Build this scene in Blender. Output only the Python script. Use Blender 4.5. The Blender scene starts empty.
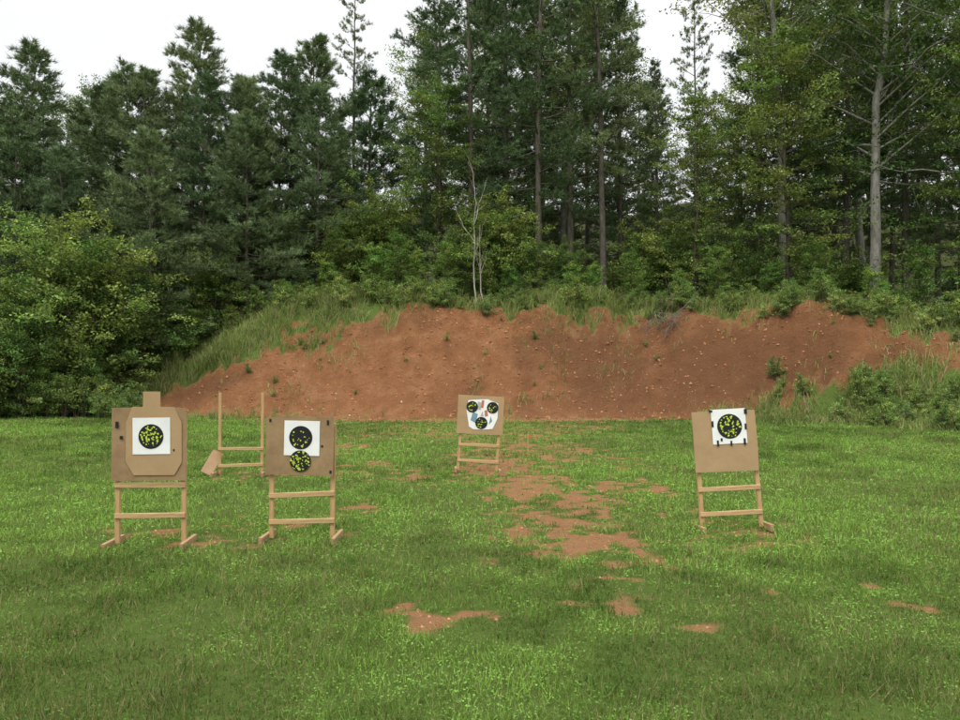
import bpy, bmesh, math, numpy as np
from mathutils import Vector, Matrix
R0=np.random.default_rng(7)
scene=bpy.context.scene
COL=scene.collection
# ---------------------------------------------------------------- noise
def _h(ix,iy,s):
    v=np.sin(ix*127.1+iy*311.7+s*74.7)*43758.5453
    return v-np.floor(v)
def vn(x,y,s=0):
    xi=np.floor(x);yi=np.floor(y);fx=x-xi;fy=y-yi
    fx=fx*fx*(3-2*fx);fy=fy*fy*(3-2*fy)
    a=_h(xi,yi,s);b=_h(xi+1,yi,s);c=_h(xi,yi+1,s);d=_h(xi+1,yi+1,s)
    return (a*(1-fx)+b*fx)*(1-fy)+(c*(1-fx)+d*fx)*fy
def fbm(x,y,s=0,o=4):
    r=0;a=.5;t=0
    for i in range(o):
        r=r+a*vn(x,y,s+i*3.1);t+=a;a*=.5;x=x*2.03+5.2;y=y*2.03+1.7
    return r/t
def sst(a,b,x):
    t=np.clip((x-a)/(b-a),0,1);return t*t*(3-2*t)
# ---------------------------------------------------------------- terrain functions
def yb(x): return np.interp(x,[-40,-14,-8,6,9,12.8,16,22,40],[27.5,27.0,26.2,26,25,21.4,18.8,16,14])
def Hc(x): return np.interp(x,[-40,-16.5,-14.5,-12,-9.4,-7.5,-4.2,0,4.5,8.5,11.5,13,16,20,40],[.3,.4,1.0,2.2,3.5,4.35,4.4,4.15,4.2,4.0,4.05,3.6,2.6,2.2,2.0])
W=4.6
def bshift(x): return (fbm(x*.45,x*0+3,9,3)-.5)*1.0
def height(x,y):
    x=np.asarray(x,float);y=np.asarray(y,float)
    b=yb(x)+bshift(x)
    H=Hc(x)+(fbm(x*.5,y*.3,21,3)-.5)*.3
    t=(y-b)/W
    tc=np.clip(t,0,1)
    s=.6*tc+.4*tc*tc*(3-2*tc)
    back=sst(1.3,3.2,t)
    h=H*s*(1-back)+back*1.8
    h=h+sst(46,105,y)*20+sst(48,60,y)*(fbm(x*.25,y*.25,55,4)-.5)*6  # added hill behind the forest, canopy-like bumps, blocks low sky between trunks
    face=np.clip(s*(1.15-s)*3,0,1)
    rill=fbm(x*2.6+fbm(x*.7,y*.7,4)*2,y*.5,31,4)-.5
    ledge=fbm(x*.8,y*2.6+fbm(x*.5,y*.5,6)*1.5,36,4)-.5
    h=h+face*(rill*.36+ledge*.36+(fbm(x*4.2,y*4.2,14,4)-.5)*.30)+sst(0,.2,t)*(fbm(x*8,y*8,5,2)-.5)*.07
    h=h+(fbm(x*.35,y*.35,2,3)-.5)*.10*sst(9,14,np.hypot(x,y)) + (fbm(x*2.2,y*2.2,8,3)-.5)*.035
    return h
PATCH=[(-.28,5.07,.36,.23,1.05),(.55,5.33,.12,.08,.72),(1.0,5.31,.13,.10,.75),(1.53,4.86,.16,.14,.9),(3.01,5.31,.17,.14,.85),
(2.13,5.57,.10,.2,.75),(1.08,7.3,.56,.36,1.1),(1.49,6.82,.2,.33,.9),(.34,7.47,.22,.4,.85),(.84,8.2,.22,.35,.9),(2.09,10.85,.55,.9,.74),
(.7,10.85,.62,1.3,.95),(1.18,9.24,.5,.9,.9),(.34,13.1,.8,2.0,.85),(1.3,15.6,1.2,2.5,.76),(2.26,7.05,.24,.24,.78),
(-1.34,9.1,.15,.5,.75),(-2.24,7.13,.16,.24,.7),(-2.8,16,.7,1.6,.66),(-1.3,20,3.0,3.0,.64),(2.5,21.5,1.6,3.2,.64),
(-1,11.9,.4,1.0,.62),(2.9,5.8,.1,.14,.7),(2.4,8.5,.4,.6,.7),(-1.5,25.2,6.5,1.5,1.0),(4,25.4,4,1.2,.95),
(-1.9,12.5,.6,1.6,.6),(2.4,13.5,.6,1.8,.58),(1.0,9.0,.9,3.0,.68),(.4,14.5,1.2,4.5,.68),(-2.9,7.7,.9,.8,.5),(-1.6,7.9,.6,.8,.5),(.6,20,2.0,4,.66),(2.6,7.4,.6,.6,.55),(-3.4,11.9,.7,.7,.55)]
def dirt(x,y):
    m=np.zeros_like(x)
    wx=x+(fbm(x*3.1,y*2.1,41,4)-.5)*.5;wy=y+(fbm(x*3.1,y*2.1,57,4)-.5)*.6
    n=fbm(x*8,y*6,77,4)
    for (cx,cy,rx,ry,s) in PATCH:
        r=np.hypot((wx-cx)/rx,(wy-cy)/ry)
        m=np.maximum(m,s*np.clip(1.5-r*.9,0,1))
    m=m+(n-.54)*1.7*np.clip(m*5,0,1)
    return sst(.33,.98,m)
def clay(x,y):
    t=(y-yb(x)-bshift(x))/W
    f=np.interp(x,[-13,-11.5,-10,-8.6,-5.4,-3.2,-1.5,1,3,6,8,11,13,15,17,19],[.1,.34,.52,.60,.68,.82,.98,.97,.80,.82,.90,.97,.90,.8,.7,.5])
    g=np.interp(x,[-13,5,7,9,11,13,16,19],[-.05,-.05,.0,.12,.30,.48,.6,.7])
    n=(fbm(x*.9,y*.9,61,4)-.5)*.5+(fbm(x*4,y*4,64,3)-.5)*.5
    m=sst(-.08,.08,t-g+n*.6)*sst(-.10,.10,f-t+n*.9)
    m=m*sst(-13.5,-12,x)*(1-.6*sst(12.5,16,x))
    return m
# ---------------------------------------------------------------- mesh builder
class MB:
    def __init__(s): s.v=[];s.t=[];s.c=[];s.m=[];s.n=0
    def add(s,v,t,c,m=0):
        v=np.asarray(v,float).reshape(-1,3);t=np.asarray(t,int).reshape(-1,3)
        c=np.asarray(c,float)
        if c.ndim==1: c=np.repeat(c[None],len(v),0)
        s.v.append(v);s.t.append(t+s.n);s.c.append(c);s.m.append(np.full(len(t),m));s.n+=len(v)
    def tube(s,P,r,k=6,c=(.2,.17,.14),m=0):
        P=np.asarray(P,float);r=np.asarray(r,float)
        T=np.gradient(P,axis=0);T/=np.linalg.norm(T,axis=1)[:,None]+1e-9
        ref=np.array([0.31,.17,.9]) if abs(T[0][2])<.8 else np.array([1,.1,.05])
        A=np.cross(T,ref);A/=np.linalg.norm(A,axis=1)[:,None]+1e-9
        B=np.cross(T,A)
        a=np.arange(k)/k*2*np.pi
        V=P[:,None]+r[:,None,None]*(A[:,None]*np.cos(a)[None,:,None]+B[:,None]*np.sin(a)[None,:,None])
        n=len(P);i=np.arange(n-1)[:,None]*k;j=np.arange(k)[None];j2=(j+1)%k
        t=np.concatenate([np.stack([i+j,i+j2,i+k+j2],-1).reshape(-1,3),np.stack([i+j,i+k+j2,i+k+j],-1).reshape(-1,3)])
        s.add(V.reshape(-1,3),t,c,m)
    def mesh(s,name,mats,smooth_mats=()):
        v=np.concatenate(s.v);t=np.concatenate(s.t);c=np.concatenate(s.c);m=np.concatenate(s.m)
        me=bpy.data.meshes.new(name)
        me.vertices.add(len(v));me.vertices.foreach_set("co",v.astype(np.float32).ravel())
        me.loops.add(len(t)*3);me.loops.foreach_set("vertex_index",t.astype(np.int32).ravel())
        me.polygons.add(len(t));me.polygons.foreach_set("loop_start",(np.arange(len(t))*3).astype(np.int32))
        me.polygons.foreach_set("material_index",m.astype(np.int32))
        sm=np.isin(m,list(smooth_mats));me.polygons.foreach_set("use_smooth",sm)
        me.update(calc_edges=True)
        ca=me.color_attributes.new(name="Col",type='FLOAT_COLOR',domain='POINT')
        cc=np.ones((len(v),4),np.float32);cc[:,:3]=c;ca.data.foreach_set("color",cc.ravel())
        for x in mats: me.materials.append(x)
        return me
def obj(name,me,loc=(0,0,0),rz=0,sc=1,parent=None):
    o=bpy.data.objects.new(name,me);COL.objects.link(o)
    o.location=loc;o.rotation_euler=(0,0,rz)
    o.scale=(sc,sc,sc) if np.isscalar(sc) else sc
    if parent: o.parent=parent
    return o
def empty(name,loc=(0,0,0)):
    o=bpy.data.objects.new(name,None);COL.objects.link(o);o.location=loc;o.empty_display_size=.2;return o
# ---------------------------------------------------------------- materials
def newmat(name):
    m=bpy.data.materials.new(name);m.use_nodes=True;nt=m.node_tree;nt.nodes.clear()
    out=nt.nodes.new('ShaderNodeOutputMaterial');return m,nt,out
def N(nt,t,**k):
    n=nt.nodes.new(t)
    for a,b in k.items(): setattr(n,a,b)
    return n
def noise(nt,vec,scale,detail=4,rough=.6):
    n=N(nt,'ShaderNodeTexNoise');n.inputs['Scale'].default_value=scale;n.inputs['Detail'].default_value=detail;n.inputs['Roughness'].default_value=rough
    if vec is not None: nt.links.new(vec,n.inputs['Vector'])
    return n.outputs['Fac']
def ramp(nt,f,stops):
    r=N(nt,'ShaderNodeValToRGB');e=r.color_ramp.elements
    while len(e)<len(stops): e.new(.5)
    for i,(p,c) in enumerate(stops): e[i].position=p;e[i].color=(*c,1)
    nt.links.new(f,r.inputs['Fac']);return r.outputs['Color']
def mix(nt,f,a,b,bt='MIX'):
    m=N(nt,'ShaderNodeMix',data_type='RGBA',blend_type=bt)
    if isinstance(f,(int,float)): m.inputs[0].default_value=f
    else: nt.links.new(f,m.inputs[0])
    for i,x in ((6,a),(7,b)):
        if isinstance(x,tuple): m.inputs[i].default_value=(*x,1)
        else: nt.links.new(x,m.inputs[i])
    return m.outputs[2]
def math_(nt,op,a,b=0,c=None,clamp=False):
    m=N(nt,'ShaderNodeMath',operation=op);m.use_clamp=clamp
    for i,x in enumerate((a,b,c)):
        if x is None: continue
        if isinstance(x,(int,float)): m.inputs[i].default_value=x
        else: nt.links.new(x,m.inputs[i])
    return m.outputs[0]
def leafmat(name,transl=.3,var=.25):
    m,nt,out=newmat(name)
    at=N(nt,'ShaderNodeAttribute',attribute_name='Col');c=at.outputs['Color']
    if var>0:
        oi=N(nt,'ShaderNodeObjectInfo')
        k=math_(nt,'MULTIPLY_ADD',oi.outputs['Random'],2*var,1-var)
        cx=N(nt,'ShaderNodeCombineXYZ')
        nt.links.new(math_(nt,'MULTIPLY',k,math_(nt,'MULTIPLY_ADD',oi.outputs['Random'],.22,.88)),cx.inputs[0]);nt.links.new(k,cx.inputs[1]);nt.links.new(k,cx.inputs[2])
        c=mix(nt,1.0,c,cx.outputs[0],'MULTIPLY')
    p=N(nt,'ShaderNodeBsdfDiffuse');nt.links.new(c,p.inputs['Color'])
    if transl>0:
        tr=N(nt,'ShaderNodeBsdfTranslucent');nt.links.new(mix(nt,1.0,c,(1.15,1.2,.7),'MULTIPLY'),tr.inputs['Color'])
        ms=N(nt,'ShaderNodeMixShader');ms.inputs[0].default_value=transl
        nt.links.new(p.outputs[0],ms.inputs[1]);nt.links.new(tr.outputs[0],ms.inputs[2]);nt.links.new(ms.outputs[0],out.inputs[0])
    else: nt.links.new(p.outputs[0],out.inputs[0])
    return m
M_needle=leafmat('pine_needles',0,.18)
M_leaf=leafmat('broad_leaves',.3,.2)
M_grass=leafmat('grass_blades',.3,0)
def barkmat(name,c1,c2,sc=6):
    m,nt,out=newmat(name)
    tc=N(nt,'ShaderNodeTexCoord');mp=N(nt,'ShaderNodeMapping');mp.inputs['Scale'].default_value=(sc,sc,sc*.25)
    nt.links.new(tc.outputs['Object'],mp.inputs['Vector'])
    f=noise(nt,mp.outputs[0],1.5,5,.7)
    p=N(nt,'ShaderNodeBsdfDiffuse');nt.links.new(ramp(nt,f,[(.3,c1),(.7,c2)]),p.inputs['Color'])
    b=N(nt,'ShaderNodeBump');b.inputs['Strength'].default_value=.7;b.inputs['Distance'].default_value=.05
    nt.links.new(f,b.inputs['Height']);nt.links.new(b.outputs[0],p.inputs['Normal']);nt.links.new(p.outputs[0],out.inputs[0]);return m
M_pbark=barkmat('pine_bark',(.06,.052,.044),(.19,.165,.135))
M_obark=barkmat('oak_bark',(.14,.13,.11),(.36,.34,.30))
M_sbark=barkmat('shrub_bark',(.05,.045,.03),(.13,.11,.08))
M_dead=barkmat('dead_wood',(.28,.25,.21),(.5,.46,.4))
def groundmat():
    m,nt,out=newmat('ground_soil_and_turf')
    tc=N(nt,'ShaderNodeTexCoord');v=tc.outputs['Object']
    at=N(nt,'ShaderNodeAttribute',attribute_name='Mask');sp=N(nt,'ShaderNodeSeparateColor');nt.links.new(at.outputs['Color'],sp.inputs[0])
    n1=noise(nt,v,1.6,8,.7);n2=noise(nt,v,9,6,.7);n3=noise(nt,v,55,4,.7);n0=noise(nt,v,.28,4,.6)
    gr=ramp(nt,n2,[(.25,(.070,.105,.026)),(.5,(.13,.19,.046)),(.78,(.185,.24,.07))])
    gr=mix(nt,n0,gr,(.14,.20,.048))
    cl=ramp(nt,n1,[(.25,(.20,.092,.042)),(.5,(.33,.152,.070)),(.75,(.46,.245,.128))])
    cl=mix(nt,math_(nt,'MULTIPLY',n2,.5),cl,(.26,.118,.055))
    cl=mix(nt,math_(nt,'MULTIPLY',sp.outputs[2],.75),cl,(.17,.084,.044))
    st=math_(nt,'GREATER_THAN',n3,.66)
    cl=mix(nt,math_(nt,'MULTIPLY',st,.5),cl,(.48,.32,.20))
    st2=math_(nt,'LESS_THAN',n3,.36)
    cl=mix(nt,math_(nt,'MULTIPLY',st2,.5),cl,(.12,.058,.033))
    a2=N(nt,'ShaderNodeAttribute',attribute_name='Field')
    cl=mix(nt,math_(nt,'MULTIPLY',a2.outputs['Fac'],.65),cl,(.45,.25,.125))
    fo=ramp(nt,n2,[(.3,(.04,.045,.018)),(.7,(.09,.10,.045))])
    def thr(ch,a,g,o):
        return math_(nt,'MULTIPLY_ADD',math_(nt,'ADD',ch,math_(nt,'MULTIPLY',math_(nt,'SUBTRACT',math_(nt,'MULTIPLY_ADD',n3,.5,math_(nt,'MULTIPLY',n2,.5)),.5),a)),g,o,clamp=True)
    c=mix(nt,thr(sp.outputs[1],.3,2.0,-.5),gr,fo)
    c=mix(nt,thr(sp.outputs[0],1.3,2.1,-.35),c,cl)
    p=N(nt,'ShaderNodeBsdfDiffuse');nt.links.new(c,p.inputs['Color'])
    hh=math_(nt,'ADD',math_(nt,'ADD',n2,math_(nt,'MULTIPLY',n1,1.8)),math_(nt,'MULTIPLY',n3,.5))
    b=N(nt,'ShaderNodeBump');b.inputs['Strength'].default_value=1;b.inputs['Distance'].default_value=.13
    nt.links.new(hh,b.inputs['Height']);nt.links.new(b.outputs[0],p.inputs['Normal']);nt.links.new(p.outputs[0],out.inputs[0]);return m
M_ground=groundmat()
# ---------------------------------------------------------------- ground mesh
xs=np.concatenate([-np.geomspace(400,24,40),np.arange(-23,23.01,.10),np.geomspace(24,400,40)])
ys=np.concatenate([-np.geomspace(200,2,12),np.arange(0,2.5,.5),np.arange(2.6,15,.06),np.arange(15,36,.10),np.geomspace(36.5,700,80)])
X,Y=np.meshgrid(xs,ys);Z=height(X,Y)
nx,ny=len(xs),len(ys)
i=(np.arange(ny-1)[:,None]*nx+np.arange(nx-1)[None]).ravel()
tri=np.concatenate([np.stack([i,i+1,i+nx+1],-1),np.stack([i,i+nx+1,i+nx],-1)])
g=MB();g.add(np.stack([X,Y,Z],-1).reshape(-1,3),tri,(.1,.1,.1),0)
gm=g.mesh('ground',[M_ground],(0,))
T_=(Y-yb(X))/W
cm=clay(X,Y);dm=dirt(X,Y)
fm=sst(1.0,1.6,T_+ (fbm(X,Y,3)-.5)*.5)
damp=sst(.42,.66,fbm(X*.3+4,Y*.5,88,4)+.14*sst(-1,4,X)-.07)*sst(.75,.1,np.abs(T_-.4))
mk=np.ones((nx*ny,4),np.float32);mk[:,0]=np.maximum(cm,dm*.95).ravel();mk[:,1]=fm.ravel();mk[:,2]=(damp*cm).ravel()
ca=gm.color_attributes.new(name="Mask",type='FLOAT_COLOR',domain='POINT');ca.data.foreach_set("color",mk.ravel())
fa=gm.attributes.new(name="Field",type='FLOAT',domain='POINT');fa.data.foreach_set("value",(1-cm).ravel().astype(np.float32))
obj('ground',gm)
# ---------------------------------------------------------------- lawn
def blades(mb,x,y,L,w,lean,col,rng,bend=False):
    n=len(x);z=height(x,y)-.004
    a=rng.uniform(0,2*np.pi,n);la=rng.uniform(0,2*np.pi,n)
    P=np.stack([x,y,z],-1);S=np.stack([np.cos(a),np.sin(a),0*a],-1)*w[:,None]/2
    D=np.stack([np.cos(la)*lean,np.sin(la)*lean,np.sqrt(np.clip(1-lean**2,.05,1))],-1)*L[:,None]
    if not bend:
        V=np.stack([P-S,P+S,P+D],1);t=np.arange(n*3).reshape(-1,3);c=np.repeat(col,3,0)
    else:
        M=P+D*.55+np.stack([0*x,0*x,L*.08],-1)
        E=P+D+np.stack([np.cos(la),np.sin(la),-.9+0*la],-1)*(L*.22)[:,None]
        V=np.stack([P-S,P+S,M-S*.8,M+S*.8,E],1)
        b=np.arange(n)[:,None]*5
        t=np.concatenate([b+np.array([[0,1,3]]),b+np.array([[0,3,2]]),b+np.array([[2,3,4]])]);c=np.repeat(col,5,0)
    mb.add(V.reshape(-1,3),t,c,0)
rng=np.random.default_rng(11)
n=760000
Ys=(1/np.sqrt(3.0)-rng.random(n)*(1/np.sqrt(3.0)-1/np.sqrt(28.)))**-2.0
wgt=(.72*Ys+1.0);p=wgt/wgt.sum();idx=rng.choice(n,560000,p=p)
Ys=Ys[idx]+rng.normal(0,.02,len(idx));Xs=rng.uniform(-1,1,len(idx))*(.72*Ys+1.0)
d=dirt(Xs,Ys);cl=clay(Xs,Ys);thin=fbm(Xs*1.6,Ys*1.2,19,4)
pr=(1-.96*np.clip(d*1.25,0,1))*(1-cl)*(.35+.65*sst(.3,.52,thin))
ok=(rng.random(len(Xs))<pr)&(Ys>2.9)&(Ys<yb(Xs)+.8)
Xs=Xs[ok];Ys=Ys[ok];d=d[ok];n=len(Xs)
dm_=sst(.45,.6,fbm(Xs*.7,Ys*.45,79,4))
def grasscol(x,y,rng,n):
    big=fbm(x*.35,y*.25,71,4);fine=fbm(x*2.5,y*2.5,73,3)
    c1=np.array([.088,.140,.032]);c2=np.array([.225,.345,.075])
    k=np.clip(.38+(big-.5)*2.8+(fine-.5)*2.2+sst(5.0,11,y)*.50-.25+sst(2,7,x)*sst(8,12,y)*.3,0,1)[:,None]
    return (c1*(1-k)+c2*k)*rng.uniform(.45,1.5,(n,1))
cc=grasscol(Xs,Ys,rng,n)
cl_=rng.random(n)<.33
dry=(rng.random(n)<(.10+.28*dm_))&(~cl_)
cc=np.where(dry[:,None],np.array([.26,.23,.11])*rng.uniform(.6,1.2,(n,1)),cc)
tall=sst(.45,.75,fbm(Xs*2.8,Ys*2.8,91,3))
L=rng.uniform(.022,.058,n)*(1+1.1*tall)*(Ys/4)**.25*(1-.4*d)
w=rng.uniform(.0035,.0075,n)*(Ys/4)**.75
lean=rng.uniform(.1,.85,n)
mb=MB()
blades(mb,Xs[~cl_],Ys[~cl_],L[~cl_],w[~cl_],lean[~cl_],cc[~cl_],rng)
x=Xs[cl_];y=Ys[cl_];k=len(x);z=height(x,y)+L[cl_]*.55
s=rng.uniform(.004,.009,k)*(y/4)**.7
ax=rng.normal(0,1,(k,3));ax[:,2]*=.35;ax/=np.linalg.norm(ax,axis=1)[:,None]
up=np.array([0,0,1.])+rng.normal(0,.35,(k,3));bx=np.cross(up,ax);bx/=np.linalg.norm(bx,axis=1)[:,None]
P=np.stack([x,y,z],-1)
V=np.stack([P-ax*s[:,None],P+bx*s[:,None]*.8,P+ax*s[:,None],P-bx*s[:,None]*.8],1)
b=np.arange(k)[:,None]*4
mb.add(V.reshape(-1,3),np.concatenate([b+np.array([[0,1,2]]),b+np.array([[0,2,3]])]),np.repeat(cc[cl_]*np.array([.75,.88,.85]),4,0),0)
obj('lawn_grass',mb.mesh('lawn_grass',[M_grass]))
# ---------------------------------------------------------------- tall grass
k=330000;x=rng.uniform(-16,21,k);y=rng.uniform(15,34.5,k);t=(y-yb(x)-bshift(x))/W
c=clay(x,y);cn=fbm(x*1.3,y*1.3,33,3)
edge=np.where(x>7,-.42,np.where(x<-8,-.2,.0))
pr=(1-c)*sst(edge,edge+.3,t+(cn-.5)*.3)*(t<1.75)*sst(.25,.48,cn)
pr=np.maximum(pr,.12*(c>.5)*sst(.52,.66,fbm(x*1.1,y*1.1,35,3))*sst(.05,.2,t))
ok=rng.random(k)<pr;x=x[ok];y=y[ok];t=t[ok];c=c[ok];k=len(x)
mb=MB()
c1=np.array([.12,.175,.045]);c2=np.array([.29,.35,.12])
kk=np.clip(fbm(x*.8,y*.8,37,3)*1.7-.3+.2*sst(8,11,x),0,1)[:,None];col=(c1*(1-kk)+c2*kk)*rng.uniform(.6,1.35,(k,1))
col=np.where(rng.random((k,1))<.2,np.array([.34,.29,.16]),col)
blades(mb,x,y,rng.uniform(.25,.78,k)*(.3+1.35*fbm(x*1.1,y*1.1,39,3))*(.45+.55*sst(-.4,.2,t))*(1-.55*c),rng.uniform(.014,.028,k),rng.uniform(.1,.75,k),col,rng,True)
obj('tall_grass',mb.mesh('tall_grass',[M_grass]))
# ---------------------------------------------------------------- trees
def nrm(v): return v/(np.linalg.norm(v,axis=-1,keepdims=True)+1e-9)
def needles(mb,P,D,C,k,L,w,spread,rng):
    n=len(P);P=np.repeat(P,k,0);D=np.repeat(D,k,0);C=np.repeat(C,k,0)
    d=nrm(nrm(D)+spread*rng.normal(0,1,P.shape));s=nrm(np.cross(d,rng.normal(0,1,P.shape)))
    l=L*rng.uniform(.6,1.15,(len(P),1));B=P-d*.02+rng.normal(0,.03,P.shape)
    V=np.stack([B-s*w/2,B+s*w/2,B+d*l],1)
    mb.add(V.reshape(-1,3),np.arange(len(P)*3).reshape(-1,3),np.repeat(C*rng.uniform(.7,1.3,(len(P),1)),3,0),1)
def pine(seed,H,cb,R,nb,dens=1.0,tone=(.055,.088,.034),kn=14,w=.028,prof=.72):
    rng=np.random.default_rng(seed);mb=MB()
    K=14;zz=np.linspace(-.4,H,K);wob=np.cumsum(rng.normal(0,.06,(K,2)),0)*np.linspace(0,1,K)[:,None]
    TP=np.column_stack([wob,zz]);r0=H*.0078
    mb.tube(TP,r0*(1-np.linspace(0,1,K))**.85+.012,8,m=0)
    P=[];D=[];C=[];tone=np.array(tone)
    for i in range(nb):
        t=((i+rng.random()*.8)/nb);z=cb+(H-cb)*t**.93
        b=np.array([np.interp(z,zz,TP[:,0]),np.interp(z,zz,TP[:,1]),z])
        az=i*2.399+rng.normal(0,.45)
        L=R*((1-t)**prof*.95+.07)*rng.uniform(.4,1.25)*(1 if t>.15 else .75)
        el=math.radians(-8+62*t**1.3+rng.normal(0,12))
        dh=np.array([math.cos(az),math.sin(az),0.]);S=np.linspace(0,1,5);sag=rng.uniform(.05,.3)
        pts=b+dh*(L*S*math.cos(el))[:,None]+np.array([0,0,1.])*(L*(S*math.sin(el)+sag*(S**2-.55*S)))[:,None]
        mb.tube(pts,(.010+.014*L)*(1-S*.8)*.75,4,m=0)
        ct=tone*rng.uniform(.7,1.35)
        ns=int((4+L*5.0)*dens)
        for j in range(ns):
            s=rng.uniform(.22,1)**.85
            p=b+dh*(L*s*math.cos(el))+np.array([0,0,1.])*(L*(s*math.sin(el)+sag*(s*s-.55*s)))
            sd=(1 if j%2 else -1)*rng.uniform(.4,1.2)
            dv=np.array([math.cos(az+sd),math.sin(az+sd),rng.uniform(-.05,.55)])
            l=(L*.34*(1-s*.55)+.22)*rng.uniform(.6,1.2)
            for q in (.4,.7,1.0):
                P.append(p+dv*l*q+rng.normal(0,.05,3));D.append(dv+np.array([0,0,.55])+dh*.3);C.append(ct*rng.uniform(.8,1.25))
        P.append(pts[-1]);D.append(dh*.5+np.array([0,0,.8]));C.append(ct*1.1)
    for j in range(10):
        P.append(TP[-1]+np.array([0,0,-j*.13])+rng.normal(0,.04,3));D.append(np.array([*rng.normal(0,.4,2),1.3]));C.append(tone*1.1)
    for j in range(int(max(0,cb)*2.5)):
        z=rng.uniform(cb*.25,cb);az=rng.uniform(0,6.28);l=rng.uniform(.3,1.5)
        b=np.array([np.interp(z,zz,TP[:,0]),np.interp(z,zz,TP[:,1]),z]);dv=np.array([math.cos(az),math.sin(az),rng.uniform(-.3,.3)])
        mb.tube(np.array([b,b+dv*l*.5,b+dv*l+np.array([0,0,-.1])]),np.array([.018,.012,.005]),3,m=0)
    needles(mb,np.array(P),np.array(D),np.array(C),kn,.27,w,.6,rng)
    return mb.mesh('pine_mesh_%d'%seed,[M_pbark,M_needle],(0,))
def leaves(mb,P,C,k,rad,size,rng,flat=.55):
    n=len(P);g=nrm(rng.normal(0,1,(n*k,3)))*(rng.random((n*k,1))**.5)*1.7
    Q=np.repeat(P,k,0)+g*rad*np.array([1,1,flat]);C=np.repeat(C,k,0)*rng.uniform(.65,1.35,(n*k,1))
    up=nrm(rng.normal(0,.55,Q.shape)+np.array([0,0,1.]));a=nrm(np.cross(up,rng.normal(0,1,Q.shape)));b=np.cross(up,a)
    s=size*rng.uniform(.6,1.25,(len(Q),1))
    a=a-np.array([0,0,.3])
    V=np.stack([Q-a*s*.5,Q+b*s*.32-up*s*.05,Q+a*s*.6,Q-b*s*.32-up*s*.05],1)
    q=np.arange(len(Q))[:,None]*4
    mb.add(V.reshape(-1,3),np.concatenate([q+np.array([[0,1,2]]),q+np.array([[0,2,3]])]),np.repeat(C,4,0),1)
def leafy(seed,H,tr,cb,R,nl,leaf=.11,k=16,rad=.26,tone=(.06,.10,.025),bark=None,stems=1,nsec=7,elr=(5,45),flat=.5,top=.97,lr=.32):
    rng=np.random.default_rng(seed);mb=MB();tone=np.array(tone);P=[];C=[]
    for si in range(stems):
        K=12;u=np.linspace(0,1,K);ln=rng.normal(0,.03,2)*H if stems==1 else rng.normal(0,.16,2)*H
        wob=np.cumsum(rng.normal(0,.012*H/ (1+stems*.3),(K,2)),0)*u[:,None]+u[:,None]**1.2*ln
        hh=H*(1 if si==0 else rng.uniform(.6,.95))
        TP=np.column_stack([wob,-.3+u*(hh*top+.3)]);TR=tr*(1-u)**.7+.012
        mb.tube(TP,TR,8,m=0)
        for i in range(nl//stems):
            t=(i+rng.random())/(nl//stems);z=cb+(hh*top-cb)*t
            b=np.array([np.interp(z,TP[:,2],TP[:,0]),np.interp(z,TP[:,2],TP[:,1]),z])
            pf=math.sqrt(max(.04,1-((t-.38)/.66)**2));L=R*pf*rng.uniform(.5,1.2)
            az=i*2.399+rng.normal(0,.4);el=math.radians(rng.uniform(*elr)+25*t)
            dv=np.array([math.cos(az)*math.cos(el),math.sin(az)*math.cos(el),math.sin(el)])
            S=np.linspace(0,1,7);bow=rng.uniform(-.18,.12)
            pts=b+dv*(L*S)[:,None]+np.cumsum(rng.normal(0,.03*L,(7,3)),0)*S[:,None];pts[:,2]+=bow*L*S**2
            rb=np.interp(z,TP[:,2],TR)*lr
            mb.tube(pts,rb*(1-S*.9)+.004,5,m=0)
            ct=tone*rng.uniform(.7,1.4)*np.array([rng.uniform(.85,1.2),1,1])
            for j in range(nsec):
                s=rng.uniform(.12,1);p=np.array([np.interp(s,S,pts[:,a]) for a in range(3)])
                d2=nrm(dv*.6+rng.normal(0,.6,3)*np.array([1,1,.55]));l=L*rng.uniform(.15,.42)+.15
                mb.tube(np.array([p,p+d2*l]),np.array([rb*.2+.004,.003]),3,m=0)
                for q in (.35,.7,1.0):
                    P.append(p+d2*l*q);C.append(ct*rng.uniform(.8,1.25))
    leaves(mb,np.array(P),np.array(C),k,rad,leaf,rng,flat)
    return mb.mesh('leafy_mesh_%d'%seed,[bark or M_obark,M_leaf],(0,))
PY=[pine(101,13,1.5,3.1,90,1.2,(.142,.190,.092)),pine(102,14,2.5,2.8,86,1.2,(.146,.192,.094)),pine(103,12,1,3.2,88,1.2,(.136,.186,.088))]
PT=[pine(111,22,5,3.4,88,1.05,(.128,.172,.080)),pine(112,23,7,3.2,80,1.0,(.132,.175,.082)),pine(113,21,4,3.1,90,1.0,(.128,.17,.08)),pine(114,24,8,2.8,60,.85,(.132,.17,.083))]
OL=(.13,.182,.062)
OT=[leafy(201,20,.24,7,4.4,50,.135,18,.27,OL),leafy(202,22,.22,8,4.0,50,.135,18,.27,(.135,.186,.064)),leafy(203,15,.13,2.5,3.6,52,.13,18,.26,(.14,.195,.06),elr=(-5,25),flat=.3,bark=M_sbark)]
BU=[leafy(301,6,.05,.3,2.6,64,.105,23,.19,(.170,.240,.070),stems=4,nsec=6,bark=M_sbark),leafy(302,5,.045,.2,2.4,56,.095,23,.18,(.15,.215,.065),stems=3,nsec=6,bark=M_sbark),leafy(303,3,.03,.1,1.4,38,.08,20,.14,(.17,.25,.07),stems=3,nsec=5,bark=M_sbark)]
SA=[leafy(401,3.2,.028,.5,1.0,26,.09,16,.13,(.18,.27,.07),nsec=4,elr=(15,45),bark=M_sbark),leafy(402,4.5,.035,1.0,1.3,30,.09,16,.15,(.155,.235,.062),nsec=4,elr=(10,40),bark=M_sbark)]
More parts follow.
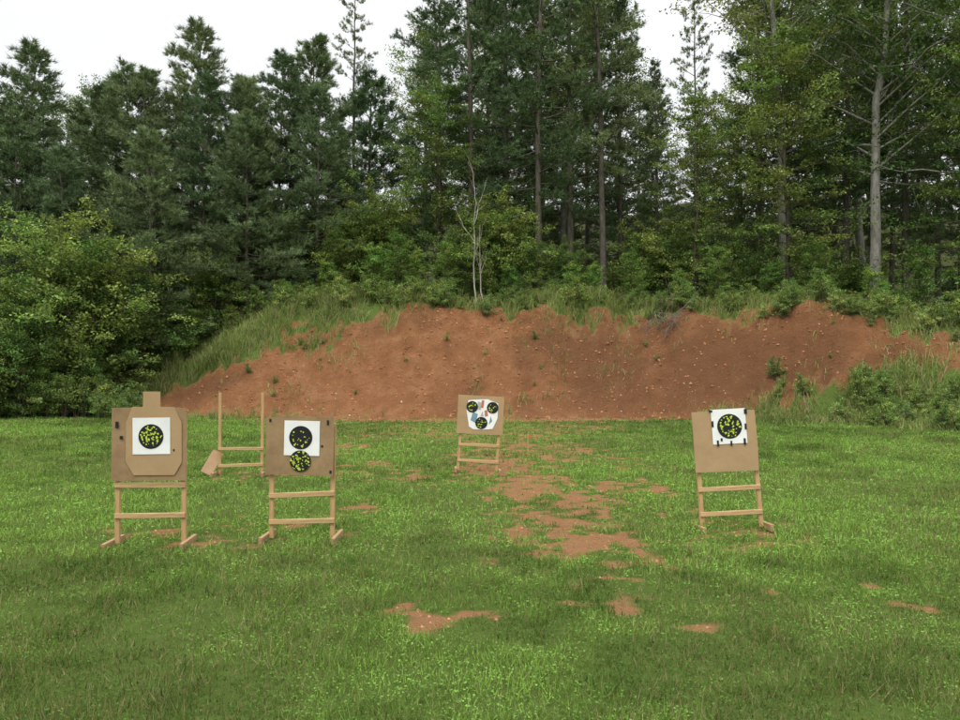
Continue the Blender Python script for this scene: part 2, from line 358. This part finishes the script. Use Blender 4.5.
WE=[leafy(501,1.1,.008,.05,.5,20,.055,12,.08,(.21,.30,.09),stems=4,nsec=3,elr=(25,60),bark=M_sbark),leafy(502,.8,.007,.03,.45,18,.05,12,.07,(.23,.31,.105),stems=4,nsec=3,elr=(25,60),bark=M_sbark)]
def plant(name,me,x,y,s=1,rz=None,parent=None,sz=None,dz=0):
    z=float(height(np.array([x]),np.array([y]))[0])-.05+dz
    return obj(name,me,(x,y,z),R0.uniform(0,6.28) if rz is None else rz,(s,s,(sz or s)),parent)
for (m,x,y,h) in [(0,-21.8,32,15.5),(1,-19.4,33,14.9),(2,-17.2,35,13.6),(0,-15.3,34,13.9),(1,-13.9,33,12.9),(1,-12.7,34,14.9),(0,-10.6,35,12.0),(1,-8.9,34,12.0),(2,-7.6,36,13.6),(0,-9.9,33,10.6),(1,-24,33,15),(2,-13,30.5,9.5),(0,-9.5,31.8,8.6),(1,-16.5,31,10),(2,-5.4,37,12.6),(0,-6.9,33.0,9.2),(2,-18.6,31.5,11),(1,-11.6,32.4,11.4)]:
    base=[13,14,12][m];plant('pine_tree',PY[m],x,y,h/base*1.05,sz=h/base)
for (m,x,y,h,wd) in [(3,-6.2,38,19,.75),(0,-1.9,37,19.5,.95),(1,-.3,35.5,22,1),(2,1.2,36.5,21.5,1),(0,2.6,34.8,22,1),(3,4.2,36,23,1),(1,5.6,35.2,22,1),(2,6.9,38,18,.85),(2,8.3,36.5,13.5,.85),(3,10.3,37,19,.65),(2,12.9,36,21,.95),(0,14.6,37,22,1),(1,16.6,35.5,23,1),(3,18.6,34,23,1),(0,20.5,32,22,1),(2,22.5,30,22,1)]:
    base=[22,23,21,24][m];plant('pine_tree',PT[m],x,y,h/base*wd,sz=h/base)
plant('oak_tree',OT[1],13.0,33.0,1.0,2.0)
plant('oak_tree',OT[0],15.6,31.0,1.0,.6)
plant('oak_tree',OT[0],19.5,28.5,.95,3.2)
plant('oak_tree',OT[2],12.4,31.2,.8,1.1)
plant('oak_tree',OT[2],9.2,33.5,.68,4.1)
plant('oak_tree',OT[2],18.0,26.8,.85,5.1)
plant('oak_tree',OT[2],-1.9,34.5,.7,2.6)
plant('oak_tree',OT[1],21.5,26,.9,5.5)
for (m,x,y,s) in [(0,-14.0,28.3,1.15),(0,-15.9,27.4,.95),(1,-17.5,26.2,1.0),(1,-12.9,30.0,.85),(0,-19.5,26.5,1.05),(1,-15.2,26.0,.7),(2,-13.6,27.2,.7),(1,-16.9,24.9,.7),(2,-11.4,30.4,.6),(0,-10.9,31.6,.6),(2,-18.2,24,1.0),(1,-21,24.5,1.0),(2,-14.3,25.9,.5)]:
    plant('leafy_shrub',BU[m],x,y,s)
for (m,x,y,s) in [(0,-4.2,30.9,.62),(1,-3.4,31.4,.6),(0,-2.5,31.6,.62),(1,-1.4,32,.6),(0,1.2,31.6,.5),(1,2.4,32.5,.55),(0,3.7,31.4,.5),(0,4.6,31.3,.48),(1,6.2,31.8,.5),(0,7.9,30.8,.45),(1,9.3,30.6,.55),(0,11.3,29.8,.55),(1,12.6,29.6,.65),(0,14.1,27.9,.6),(1,15.4,27.3,.7),(0,-6.2,31.6,.5),(0,13.9,26.9,.4),(1,16.6,25.9,.9)]:
    plant('sapling',SA[m],x,y,s)
ug=empty('forest_undergrowth')
for i in range(95):
    x=R0.uniform(-24,25);y=R0.uniform(32.4,42) if x<12 else R0.uniform(29.5,40)
    plant('shrub',BU[R0.integers(0,3)],x,y,R0.uniform(.4,.85),parent=ug)
df=empty('distant_forest')
for (yy,sp) in [(41,3.4),(46,3.6),(54,4.0)]:
    hw=yy*.66+3;x=-hw
    while x<hw:
        x+=sp*R0.uniform(.7,1.3);y=yy+R0.uniform(-2,2);u=x/y
        topm=np.interp(u,[-.62,-.35,-.22,-.17,-.145,-.09,-.06,.17,.21,.34,.38,.7],[.40,.36,.32,.30,.24,.24,.6,.6,.36,.36,.6,.6])*R0.uniform(.86,1.0)*y+1.6-float(height(np.array([x]),np.array([y]))[0])
        topm=min(topm,24)
        if R0.random()<.75:
            m=R0.integers(0,4);b=[22,23,21,24][m];plant('pine',PT[m],x,y,max(.6,topm/b),sz=topm/b,parent=df)
        else:
            m=R0.integers(0,2);b=[20,22][m];plant('broadleaf',OT[m],x,y,max(.55,topm/b),sz=topm/b,parent=df)
        if R0.random()<.6: plant('understory',OT[2] if R0.random()<.5 else PY[R0.integers(0,3)],x+R0.uniform(-1.5,1.5),y+R0.uniform(-1.5,1.5),R0.uniform(.4,.65),parent=df)
wp=empty('weed_patch')
for i in range(110):
    x=R0.uniform(9.5,18);y=float(yb(x))+R0.uniform(-1.6,1.6)
    plant('weed',WE[i%2],x,y,R0.uniform(.3,.8),parent=wp)
for i in range(70):
    x=R0.uniform(-17,-11.5);y=float(yb(x))+R0.uniform(-1.4,1.2)
    plant('weed',WE[i%2],x,y,R0.uniform(.5,1.2),parent=wp)
for i in range(210):
    x=R0.uniform(-10,16);y=float(yb(x))+W*R0.uniform(.84,1.25)
    plant('weed',WE[i%2],x,y,R0.uniform(.25,.9),parent=wp)
for i in range(22):
    x=R0.uniform(-9,12);y=float(yb(x))+W*R0.uniform(.2,.85)
    plant('weed',WE[i%2],x,y,R0.uniform(.12,.3),parent=wp)
def stick(mb,rng,p,d,l,r,lev,m=0):
    S=np.linspace(0,1,6);pts=p+d*(l*S)[:,None]+np.cumsum(rng.normal(0,.025*l,(6,3)),0)
    mb.tube(pts,r*(1-S*.8)+.002,5,m=m)
    if lev>0:
        for j in range(4):
            k=rng.integers(2,6);stick(mb,rng,pts[k],nrm(d+rng.normal(0,.34,3)),l*.35,r*.4,lev-1,m)
for (x,y,h,sd) in [(-.15,31,4.2,1),(.2,31.3,3.4,2)]:
    rng=np.random.default_rng(sd);mb=MB();stick(mb,rng,np.zeros(3),np.array([.03,0,1.]),h,.035,2);plant('bare_sapling',mb.mesh('bare_sapling',[M_dead],(0,)),x,y,1,0)
rng=np.random.default_rng(4);mb=MB()
for j in range(34):
    stick(mb,rng,rng.normal(0,.3,3)*np.array([1,.5,.4])+np.array([0,0,.2]),nrm(rng.normal(0,1,3)*np.array([.5,.4,.8])+np.array([.25,-.4,-.3])),rng.uniform(.6,1.4),.016,1)
plant('brush_pile',mb.mesh('brush_pile',[barkmat('brush_bark',(.12,.095,.075),(.28,.23,.19))],(0,)),6.9,29.3,1,0,dz=.1)
def lumps(n,rx,ry,smin,smax,colf,fn,seed):
    rng=np.random.default_rng(seed);mb=MB()
    V0=np.array([[1,0,0],[-1,0,0],[0,1,0],[0,-1,0],[0,0,1],[0,0,-1]],float);F0=np.array([[0,2,4],[2,1,4],[1,3,4],[3,0,4],[2,0,5],[1,2,5],[3,1,5],[0,3,5]])
    x=rng.uniform(*rx,n);y=rng.uniform(*ry,n);ok=fn(x,y,rng);x=x[ok];y=y[ok];n=len(x);z=height(x,y)
    s=smin+(smax-smin)*rng.random(n)**4
    V=V0[None]*s[:,None,None]*rng.uniform(.6,1.2,(n,6,3))+np.stack([x,y,z],-1)[:,None]
    mb.add(V.reshape(-1,3),(F0[None]+np.arange(n)[:,None,None]*6).reshape(-1,3),np.repeat(colf(n,rng),6,0),0);return mb
mb=lumps(14000,(-13,15),(22,32),.012,.07,lambda n,r:np.array([.33,.16,.078])*r.uniform(.55,1.3,(n,1)),lambda x,y,r:clay(x,y)>.5,3)
M_clod=leafmat('clay_clods',0,0)
obj('clay_clods',mb.mesh('clay_clods',[M_clod]))
mb=lumps(500,(-10,12),(23,30),.012,.035,lambda n,r:np.array([.58,.54,.48])*r.uniform(.6,1.2,(n,1)),lambda x,y,r:clay(x,y)>.6,5)
obj('target_fragments',mb.mesh('target_fragments',[M_clod]))
mb=lumps(14000,(-5,5),(4,16),.003,.016,lambda n,r:np.array([.38,.21,.11])*r.uniform(.6,1.4,(n,1)),lambda x,y,r:dirt(x,y)>.35,6)
obj('dirt_pebbles',mb.mesh('dirt_pebbles',[M_clod]))
# ---------------------------------------------------------------- stands
def simple(name,col,rough=.8,col2=None,sc=8,stretch=(1,1,1),bump=.1):
    m,nt,out=newmat(name);tc=N(nt,'ShaderNodeTexCoord');mp=N(nt,'ShaderNodeMapping');mp.inputs['Scale'].default_value=stretch
    nt.links.new(tc.outputs['Object'],mp.inputs['Vector']);f=noise(nt,mp.outputs[0],sc,6,.65)
    p=N(nt,'ShaderNodeBsdfPrincipled');p.inputs['Roughness'].default_value=rough;p.inputs['Specular IOR Level'].default_value=.2
    nt.links.new(ramp(nt,f,[(.3,col),(.7,col2 or tuple(c*.8 for c in col))]),p.inputs['Base Color'])
    b=N(nt,'ShaderNodeBump');b.inputs['Strength'].default_value=.4;b.inputs['Distance'].default_value=.01*bump*10
    nt.links.new(f,b.inputs['Height']);nt.links.new(b.outputs[0],p.inputs['Normal']);nt.links.new(p.outputs[0],out.inputs[0]);return m
WV=simple('pine_lumber_v',(.54,.36,.17),.75,(.32,.19,.085),9,(6,6,.5))
WH=simple('pine_lumber_h',(.56,.38,.19),.75,(.34,.21,.10),9,(.5,6,6))
WF=simple('weathered_lumber',(.42,.27,.14),.8,(.23,.145,.08),9,(6,.5,6))
CB=simple('cardboard',(.41,.28,.15),.85,(.33,.22,.115),4)
CB2=simple('cardboard_worn',(.35,.235,.122),.85,(.22,.14,.074),5)
PW=simple('white_paper',(.80,.80,.77),.7,(.68,.69,.67),5)
BK=simple('black_print',(.012,.012,.012),.55,(.02,.02,.02),30)
YE=simple('yellow_green_splatter',(.56,.66,.08),.5,(.40,.55,.06),30)
RD=simple('red_print',(.50,.16,.08),.6);BL=simple('blue_print',(.18,.30,.38),.6);GR=simple('grey_print',(.4,.4,.36),.6)
def box(name,parent,c,s,mat,rot=(0,0,0),bev=.003):
    bm=bmesh.new();bmesh.ops.create_cube(bm,size=1)
    for v in bm.verts: v.co=Vector((v.co.x*s[0],v.co.y*s[1],v.co.z*s[2]))
    bmesh.ops.bevel(bm,geom=bm.edges[:],offset=bev,segments=1,affect='EDGES')
    me=bpy.data.meshes.new(name);bm.to_mesh(me);bm.free();me.materials.append(mat)
    o=bpy.data.objects.new(name,me);COL.objects.link(o);o.location=c;o.rotation_euler=rot;o.parent=parent;return o
def warp_fn(x,z,w,seed): return w*(math.sin(x*5+seed)*.5+math.sin(z*4.3+seed*2)*.5)
def sheet(name,parent,pts,y,mat,th=.004,warp=.012,seed=0):
    cx=sum(p[0] for p in pts)/len(pts);cz=sum(p[1] for p in pts)/len(pts)
    P=[]
    for a,b in zip(pts,pts[1:]+pts[:1]):
        for k in range(4): P.append((a[0]+(b[0]-a[0])*k/4,a[1]+(b[1]-a[1])*k/4))
    n=len(P);V=[];F=[]
    for s in (1,.66,.33):
        V+=[(cx+(p[0]-cx)*s,cz+(p[1]-cz)*s) for p in P]
    V.append((cx,cz));m=len(V)
    V3=[(x,y+warp_fn(x,z,warp,seed),z) for x,z in V]+[(x,y+th+warp_fn(x,z,warp,seed),z) for x,z in V]
    for r in range(2):
        for i in range(n):
            j=(i+1)%n;F.append((r*n+i,r*n+j,(r+1)*n+j,(r+1)*n+i));F.append((m+r*n+i,m+(r+1)*n+i,m+(r+1)*n+j,m+r*n+j))
    for i in range(n):
        j=(i+1)%n;F.append((2*n+i,2*n+j,3*n));F.append((m+2*n+j,m+2*n+i,m+3*n));F.append((j,i,m+i,m+j))
    me=bpy.data.meshes.new(name);me.from_pydata(V3,[],F);me.materials.append(mat)
    o=bpy.data.objects.new(name,me);COL.objects.link(o);o.parent=parent;return o
def rectp(cx,cz,w,h,rot=0):
    P=[(-w/2,-h/2),(w/2,-h/2),(w/2,h/2),(-w/2,h/2)];c,s=math.cos(rot),math.sin(rot)
    return [(cx+a*c-b*s,cz+a*s+b*c) for a,b in P]
def blob(cx,cz,r,n=28,jit=0,rng=None):
    return [(cx+r*(1+(rng.normal(0,jit) if rng else 0))*math.cos(a),cz+r*(1+(rng.normal(0,jit) if rng else 0))*math.sin(a)) for a in np.arange(n)/n*2*math.pi]
def multi(name,parent,polys,y,mat,warp,seed):
    V=[];F=[]
    for P in polys:
        b=len(V);V+= [(p[0],y+warp_fn(p[0],p[1],warp,seed),p[1]) for p in P]
        c=(sum(p[0] for p in P)/len(P),sum(p[1] for p in P)/len(P));V.append((c[0],y+warp_fn(*c,warp,seed),c[1]))
        for i in range(len(P)): F.append((b+i,b+(i+1)%len(P),b+len(P)))
    me=bpy.data.meshes.new(name);me.from_pydata(V,[],F);me.materials.append(mat);o=bpy.data.objects.new(name,me);COL.objects.link(o);o.parent=parent;return o
def splats(parent,cx,cz,R,n,y,warp,seed):
    rng=np.random.default_rng(seed);P=[]
    for i in range(n):
        r=R*rng.uniform(.05,1)**.6*.95;a=rng.uniform(0,6.28)
        P.append(blob(cx+r*math.cos(a),cz+r*math.sin(a),rng.uniform(.0035,.0105),9,.45,rng))
    multi('splatter_marks',parent,P,y,YE,warp,parent['sd'])
def stand(x,y,hw,top,rails,yaw=0,roll=0,pitch=0,name='target_stand',foot=.42):
    e=empty(name,(x,y,float(height(np.array([x]),np.array([y]))[0])));e.rotation_euler=(pitch,roll,yaw)
    e['sd']=int(abs(x)*10)
    for s_ in (-1,1):
        box('post_%s'%('left' if s_<0 else 'right'),e,(s_*hw,.0,top/2+.01),(.042,.034,top),WV,(0,R0.uniform(-.012,.012),0))
        box('foot_%s'%('left' if s_<0 else 'right'),e,(s_*(hw+.042),.0,.022),(.036,foot,.07),WF,(0,0,R0.uniform(-.05,.05)))
    for i,z in enumerate(rails): box('rail_%d'%(i+1),e,(0,-.027,z[0]),(2*hw+.04,.018,.046),WH,(0,z[1],0))
    return e
e=stand(-3.0,7.13,.297,1.2,[(.55,.0),(.275,-.01)],yaw=.03)
sd=e['sd']
sheet('cardboard_backer',e,rectp(-.005,.925,.665,.66),-.052,CB2,.004,.006,sd)
o=.02
sheet('silhouette_target_body',e,[(-.15+o,.645),(.21+o,.645),(.275+o,.76),(.272+o,1.12),(.205+o,1.262),(-.17+o,1.262),(-.225+o,1.12),(-.225+o,.77)],-.062,CB,.004,.006,sd)
sheet('silhouette_target_head',e,rectp(.025,1.33,.155,.142),-.062,CB,.004,.006,sd)
sheet('paper_target',e,rectp(.025,1.0,.335,.33,.01),-.067,PW,.001,.006,sd)
multi('bullseye',e,[blob(.022,.995,.112)],-.0695,BK,.006,sd)
splats(e,.022,.995,.10,50,-.0715,.006,3)
multi('clips_and_tape',e,[rectp(-.285,1.10,.03,.06),rectp(-.245,.985,.03,.03),rectp(.225,.87,.015,.02)],-.0635,BK,.006,sd)
e=stand(-1.67,7.35,.29,1.08,[(.425,-.045),(.175,-.03)],yaw=-.04)
sd=e['sd']
sheet('cardboard_backer',e,[(-.34,.61),(-.16,.615),(.30,.60),(.31,.95),(.315,1.08),(.29,1.15),(0,1.165),(-.33,1.15)],-.052,CB2,.004,.006,sd)
sheet('cardboard_flap',e,[(.25,1.10),(.30,1.09),(.305,1.19),(.285,1.21)],-.047,CB2,.004,.006,sd)
sheet('paper_target',e,rectp(.01,.955,.335,.325,-.02),-.058,PW,.001,.006,sd)
multi('bullseye',e,[blob(.0,.96,.11),blob(-.005,.742,.10)],-.0605,BK,.006,sd)
splats(e,.0,.96,.10,20,-.0625,.006,7)
splats(e,-.005,.742,.098,50,-.0625,.006,8)
multi('staples_and_tape',e,[rectp(.255,1.10,.02,.045),rectp(.2,.88,.02,.02),rectp(-.29,1.12,.02,.03),rectp(.28,.64,.02,.03)],-.0565,BK,.006,sd)
e=stand(-.04,12.2,.30,1.15,[(.42,.0),(.17,.02)],yaw=.02,roll=math.radians(3),pitch=math.radians(-3))
sd=e['sd']
sheet('cardboard_backer',e,rectp(.0,.89,.72,.6),-.052,CB,.004,.006,sd)
sheet('paper_target',e,[(-.17,.70),(-.10,.66),(.05,.66),(.2,.68),(.27,.85),(.27,1.08),(.1,1.14),(-.02,1.13),(-.2,1.11),(-.22,.95)],-.058,PW,.001,.006,sd)
multi('print_blue',e,[[(-.15,.80),(-.07,.76),(-.04,.90),(-.12,.93)],[(.14,.75),(.19,.8),(.16,.88)]],-.060,BL,.006,sd)
multi('print_red',e,[[(.0,1.0),(.04,1.0),(.05,1.12),(.01,1.12)],[(.07,.87),(.12,.88),(.10,.97),(.06,.96)]],-.0615,RD,.006,sd)
multi('print_grey',e,[[(-.05,.98),(.0,.96),(.0,1.08),(-.05,1.1)],[(.0,.87),(.05,.87),(.03,.95)]],-.0605,GR,.006,sd)
multi('bullseye',e,[blob(-.135,1.01,.09),blob(.185,1.01,.09),blob(.02,.765,.095)],-.0635,BK,.006,sd)
for k,(a,b) in enumerate([(-.135,1.01),(.185,1.01),(.02,.765)]): splats(e,a,b,.075,17,-.0655,.006,20+k)
e=stand(2.53,7.85,.29,1.12,[(.41,.0),(.165,.0)],yaw=-.02,roll=math.radians(-3.2),pitch=math.radians(-4))
sd=e['sd']
sheet('cardboard_backer',e,[(-.33,.585),(.30,.575),(.31,.8),(.305,1.185),(-.33,1.19)],-.052,CB,.004,.006,sd)
sheet('paper_target',e,rectp(.035,1.03,.345,.35,.0),-.058,PW,.001,.006,sd)
multi('bullseye',e,[blob(.04,1.03,.125)],-.0605,BK,.006,sd)
splats(e,.04,1.03,.115,55,-.0625,.006,9)
multi('clips_and_tape',e,[rectp(-.09,.865,.02,.06),rectp(.045,.86,.018,.05),rectp(.18,.87,.022,.065),rectp(-.14,1.19,.035,.02),rectp(.21,1.17,.03,.05),rectp(-.13,1.06,.02,.06),rectp(.2,1.02,.02,.06),rectp(-.05,.9,.02,.03)],-.0635,BK,.006,sd)
e=stand(-3.64,11.9,.32,1.24,[(.40,.0),(.15,-.03)],yaw=.03,name='wooden_target_frame')
b=box('foot_board',e,(-.42,-.05,.19),(.17,.02,.42),simple('plywood',(.36,.23,.13),.8,(.28,.18,.10)),(math.radians(-35),math.radians(28),.2))
e=empty('marker_stake',(.95,15.5,float(height(np.array([.95]),np.array([15.5]))[0])))
box('stake',e,(0,0,.17),(.02,.02,.36),WV);box('flag',e,(.03,0,.29),(.07,.006,.08),RD,(0,.2,0),.001)
# ---------------------------------------------------------------- world & sun
w=bpy.data.worlds.new("World");scene.world=w;w.use_nodes=True;nt=w.node_tree;nt.nodes.clear()
out=nt.nodes.new('ShaderNodeOutputWorld');bg=nt.nodes.new('ShaderNodeBackground')
sky=nt.nodes.new('ShaderNodeTexSky');sky.sky_type='NISHITA';sky.sun_disc=False
EL,AZ=math.radians(55),math.radians(205)
sky.sun_elevation=EL;sky.sun_rotation=AZ
tc=nt.nodes.new('ShaderNodeTexCoord');sx=nt.nodes.new('ShaderNodeSeparateXYZ');nt.links.new(tc.outputs['Generated'],sx.inputs[0])
mr=nt.nodes.new('ShaderNodeMapRange');mr.interpolation_type='SMOOTHSTEP';mr.inputs[1].default_value=.35;mr.inputs[2].default_value=1.0;mr.inputs[3].default_value=11;mr.inputs[4].default_value=35
nt.links.new(sx.outputs[2],mr.inputs[0])
nf=noise(nt,tc.outputs['Generated'],2.2,4,.55)
k=math_(nt,'MULTIPLY',mr.outputs[0],math_(nt,'MULTIPLY_ADD',nf,.25,.88))
cx=nt.nodes.new('ShaderNodeCombineXYZ')
nt.links.new(math_(nt,'MULTIPLY',k,.975),cx.inputs[0]);nt.links.new(math_(nt,'MULTIPLY',k,.99),cx.inputs[1]);nt.links.new(k,cx.inputs[2])
nt.links.new(mix(nt,.92,sky.outputs[0],cx.outputs[0]),bg.inputs['Color']);bg.inputs['Strength'].default_value=.1
nt.links.new(bg.outputs[0],out.inputs[0])
sl=bpy.data.lights.new('sun','SUN');sl.energy=1.5;sl.angle=math.radians(25);sl.color=(1,.96,.9)
so=bpy.data.objects.new('sun',sl);COL.objects.link(so)
dv=Vector((math.sin(AZ)*math.cos(EL),math.cos(AZ)*math.cos(EL),math.sin(EL)))
so.rotation_euler=dv.to_track_quat('Z','Y').to_euler()
# ---------------------------------------------------------------- camera
cd=bpy.data.cameras.new('camera');co=bpy.data.objects.new('camera',cd);COL.objects.link(co)
cd.sensor_width=36;cd.lens=36*780/960;cd.clip_end=2000;cd.clip_start=.05
co.location=(0,0,1.6);co.rotation_euler=(math.radians(90.73),0,0);scene.camera=co
scene.view_settings.view_transform='Standard';scene.view_settings.look='None';scene.view_settings.exposure=0
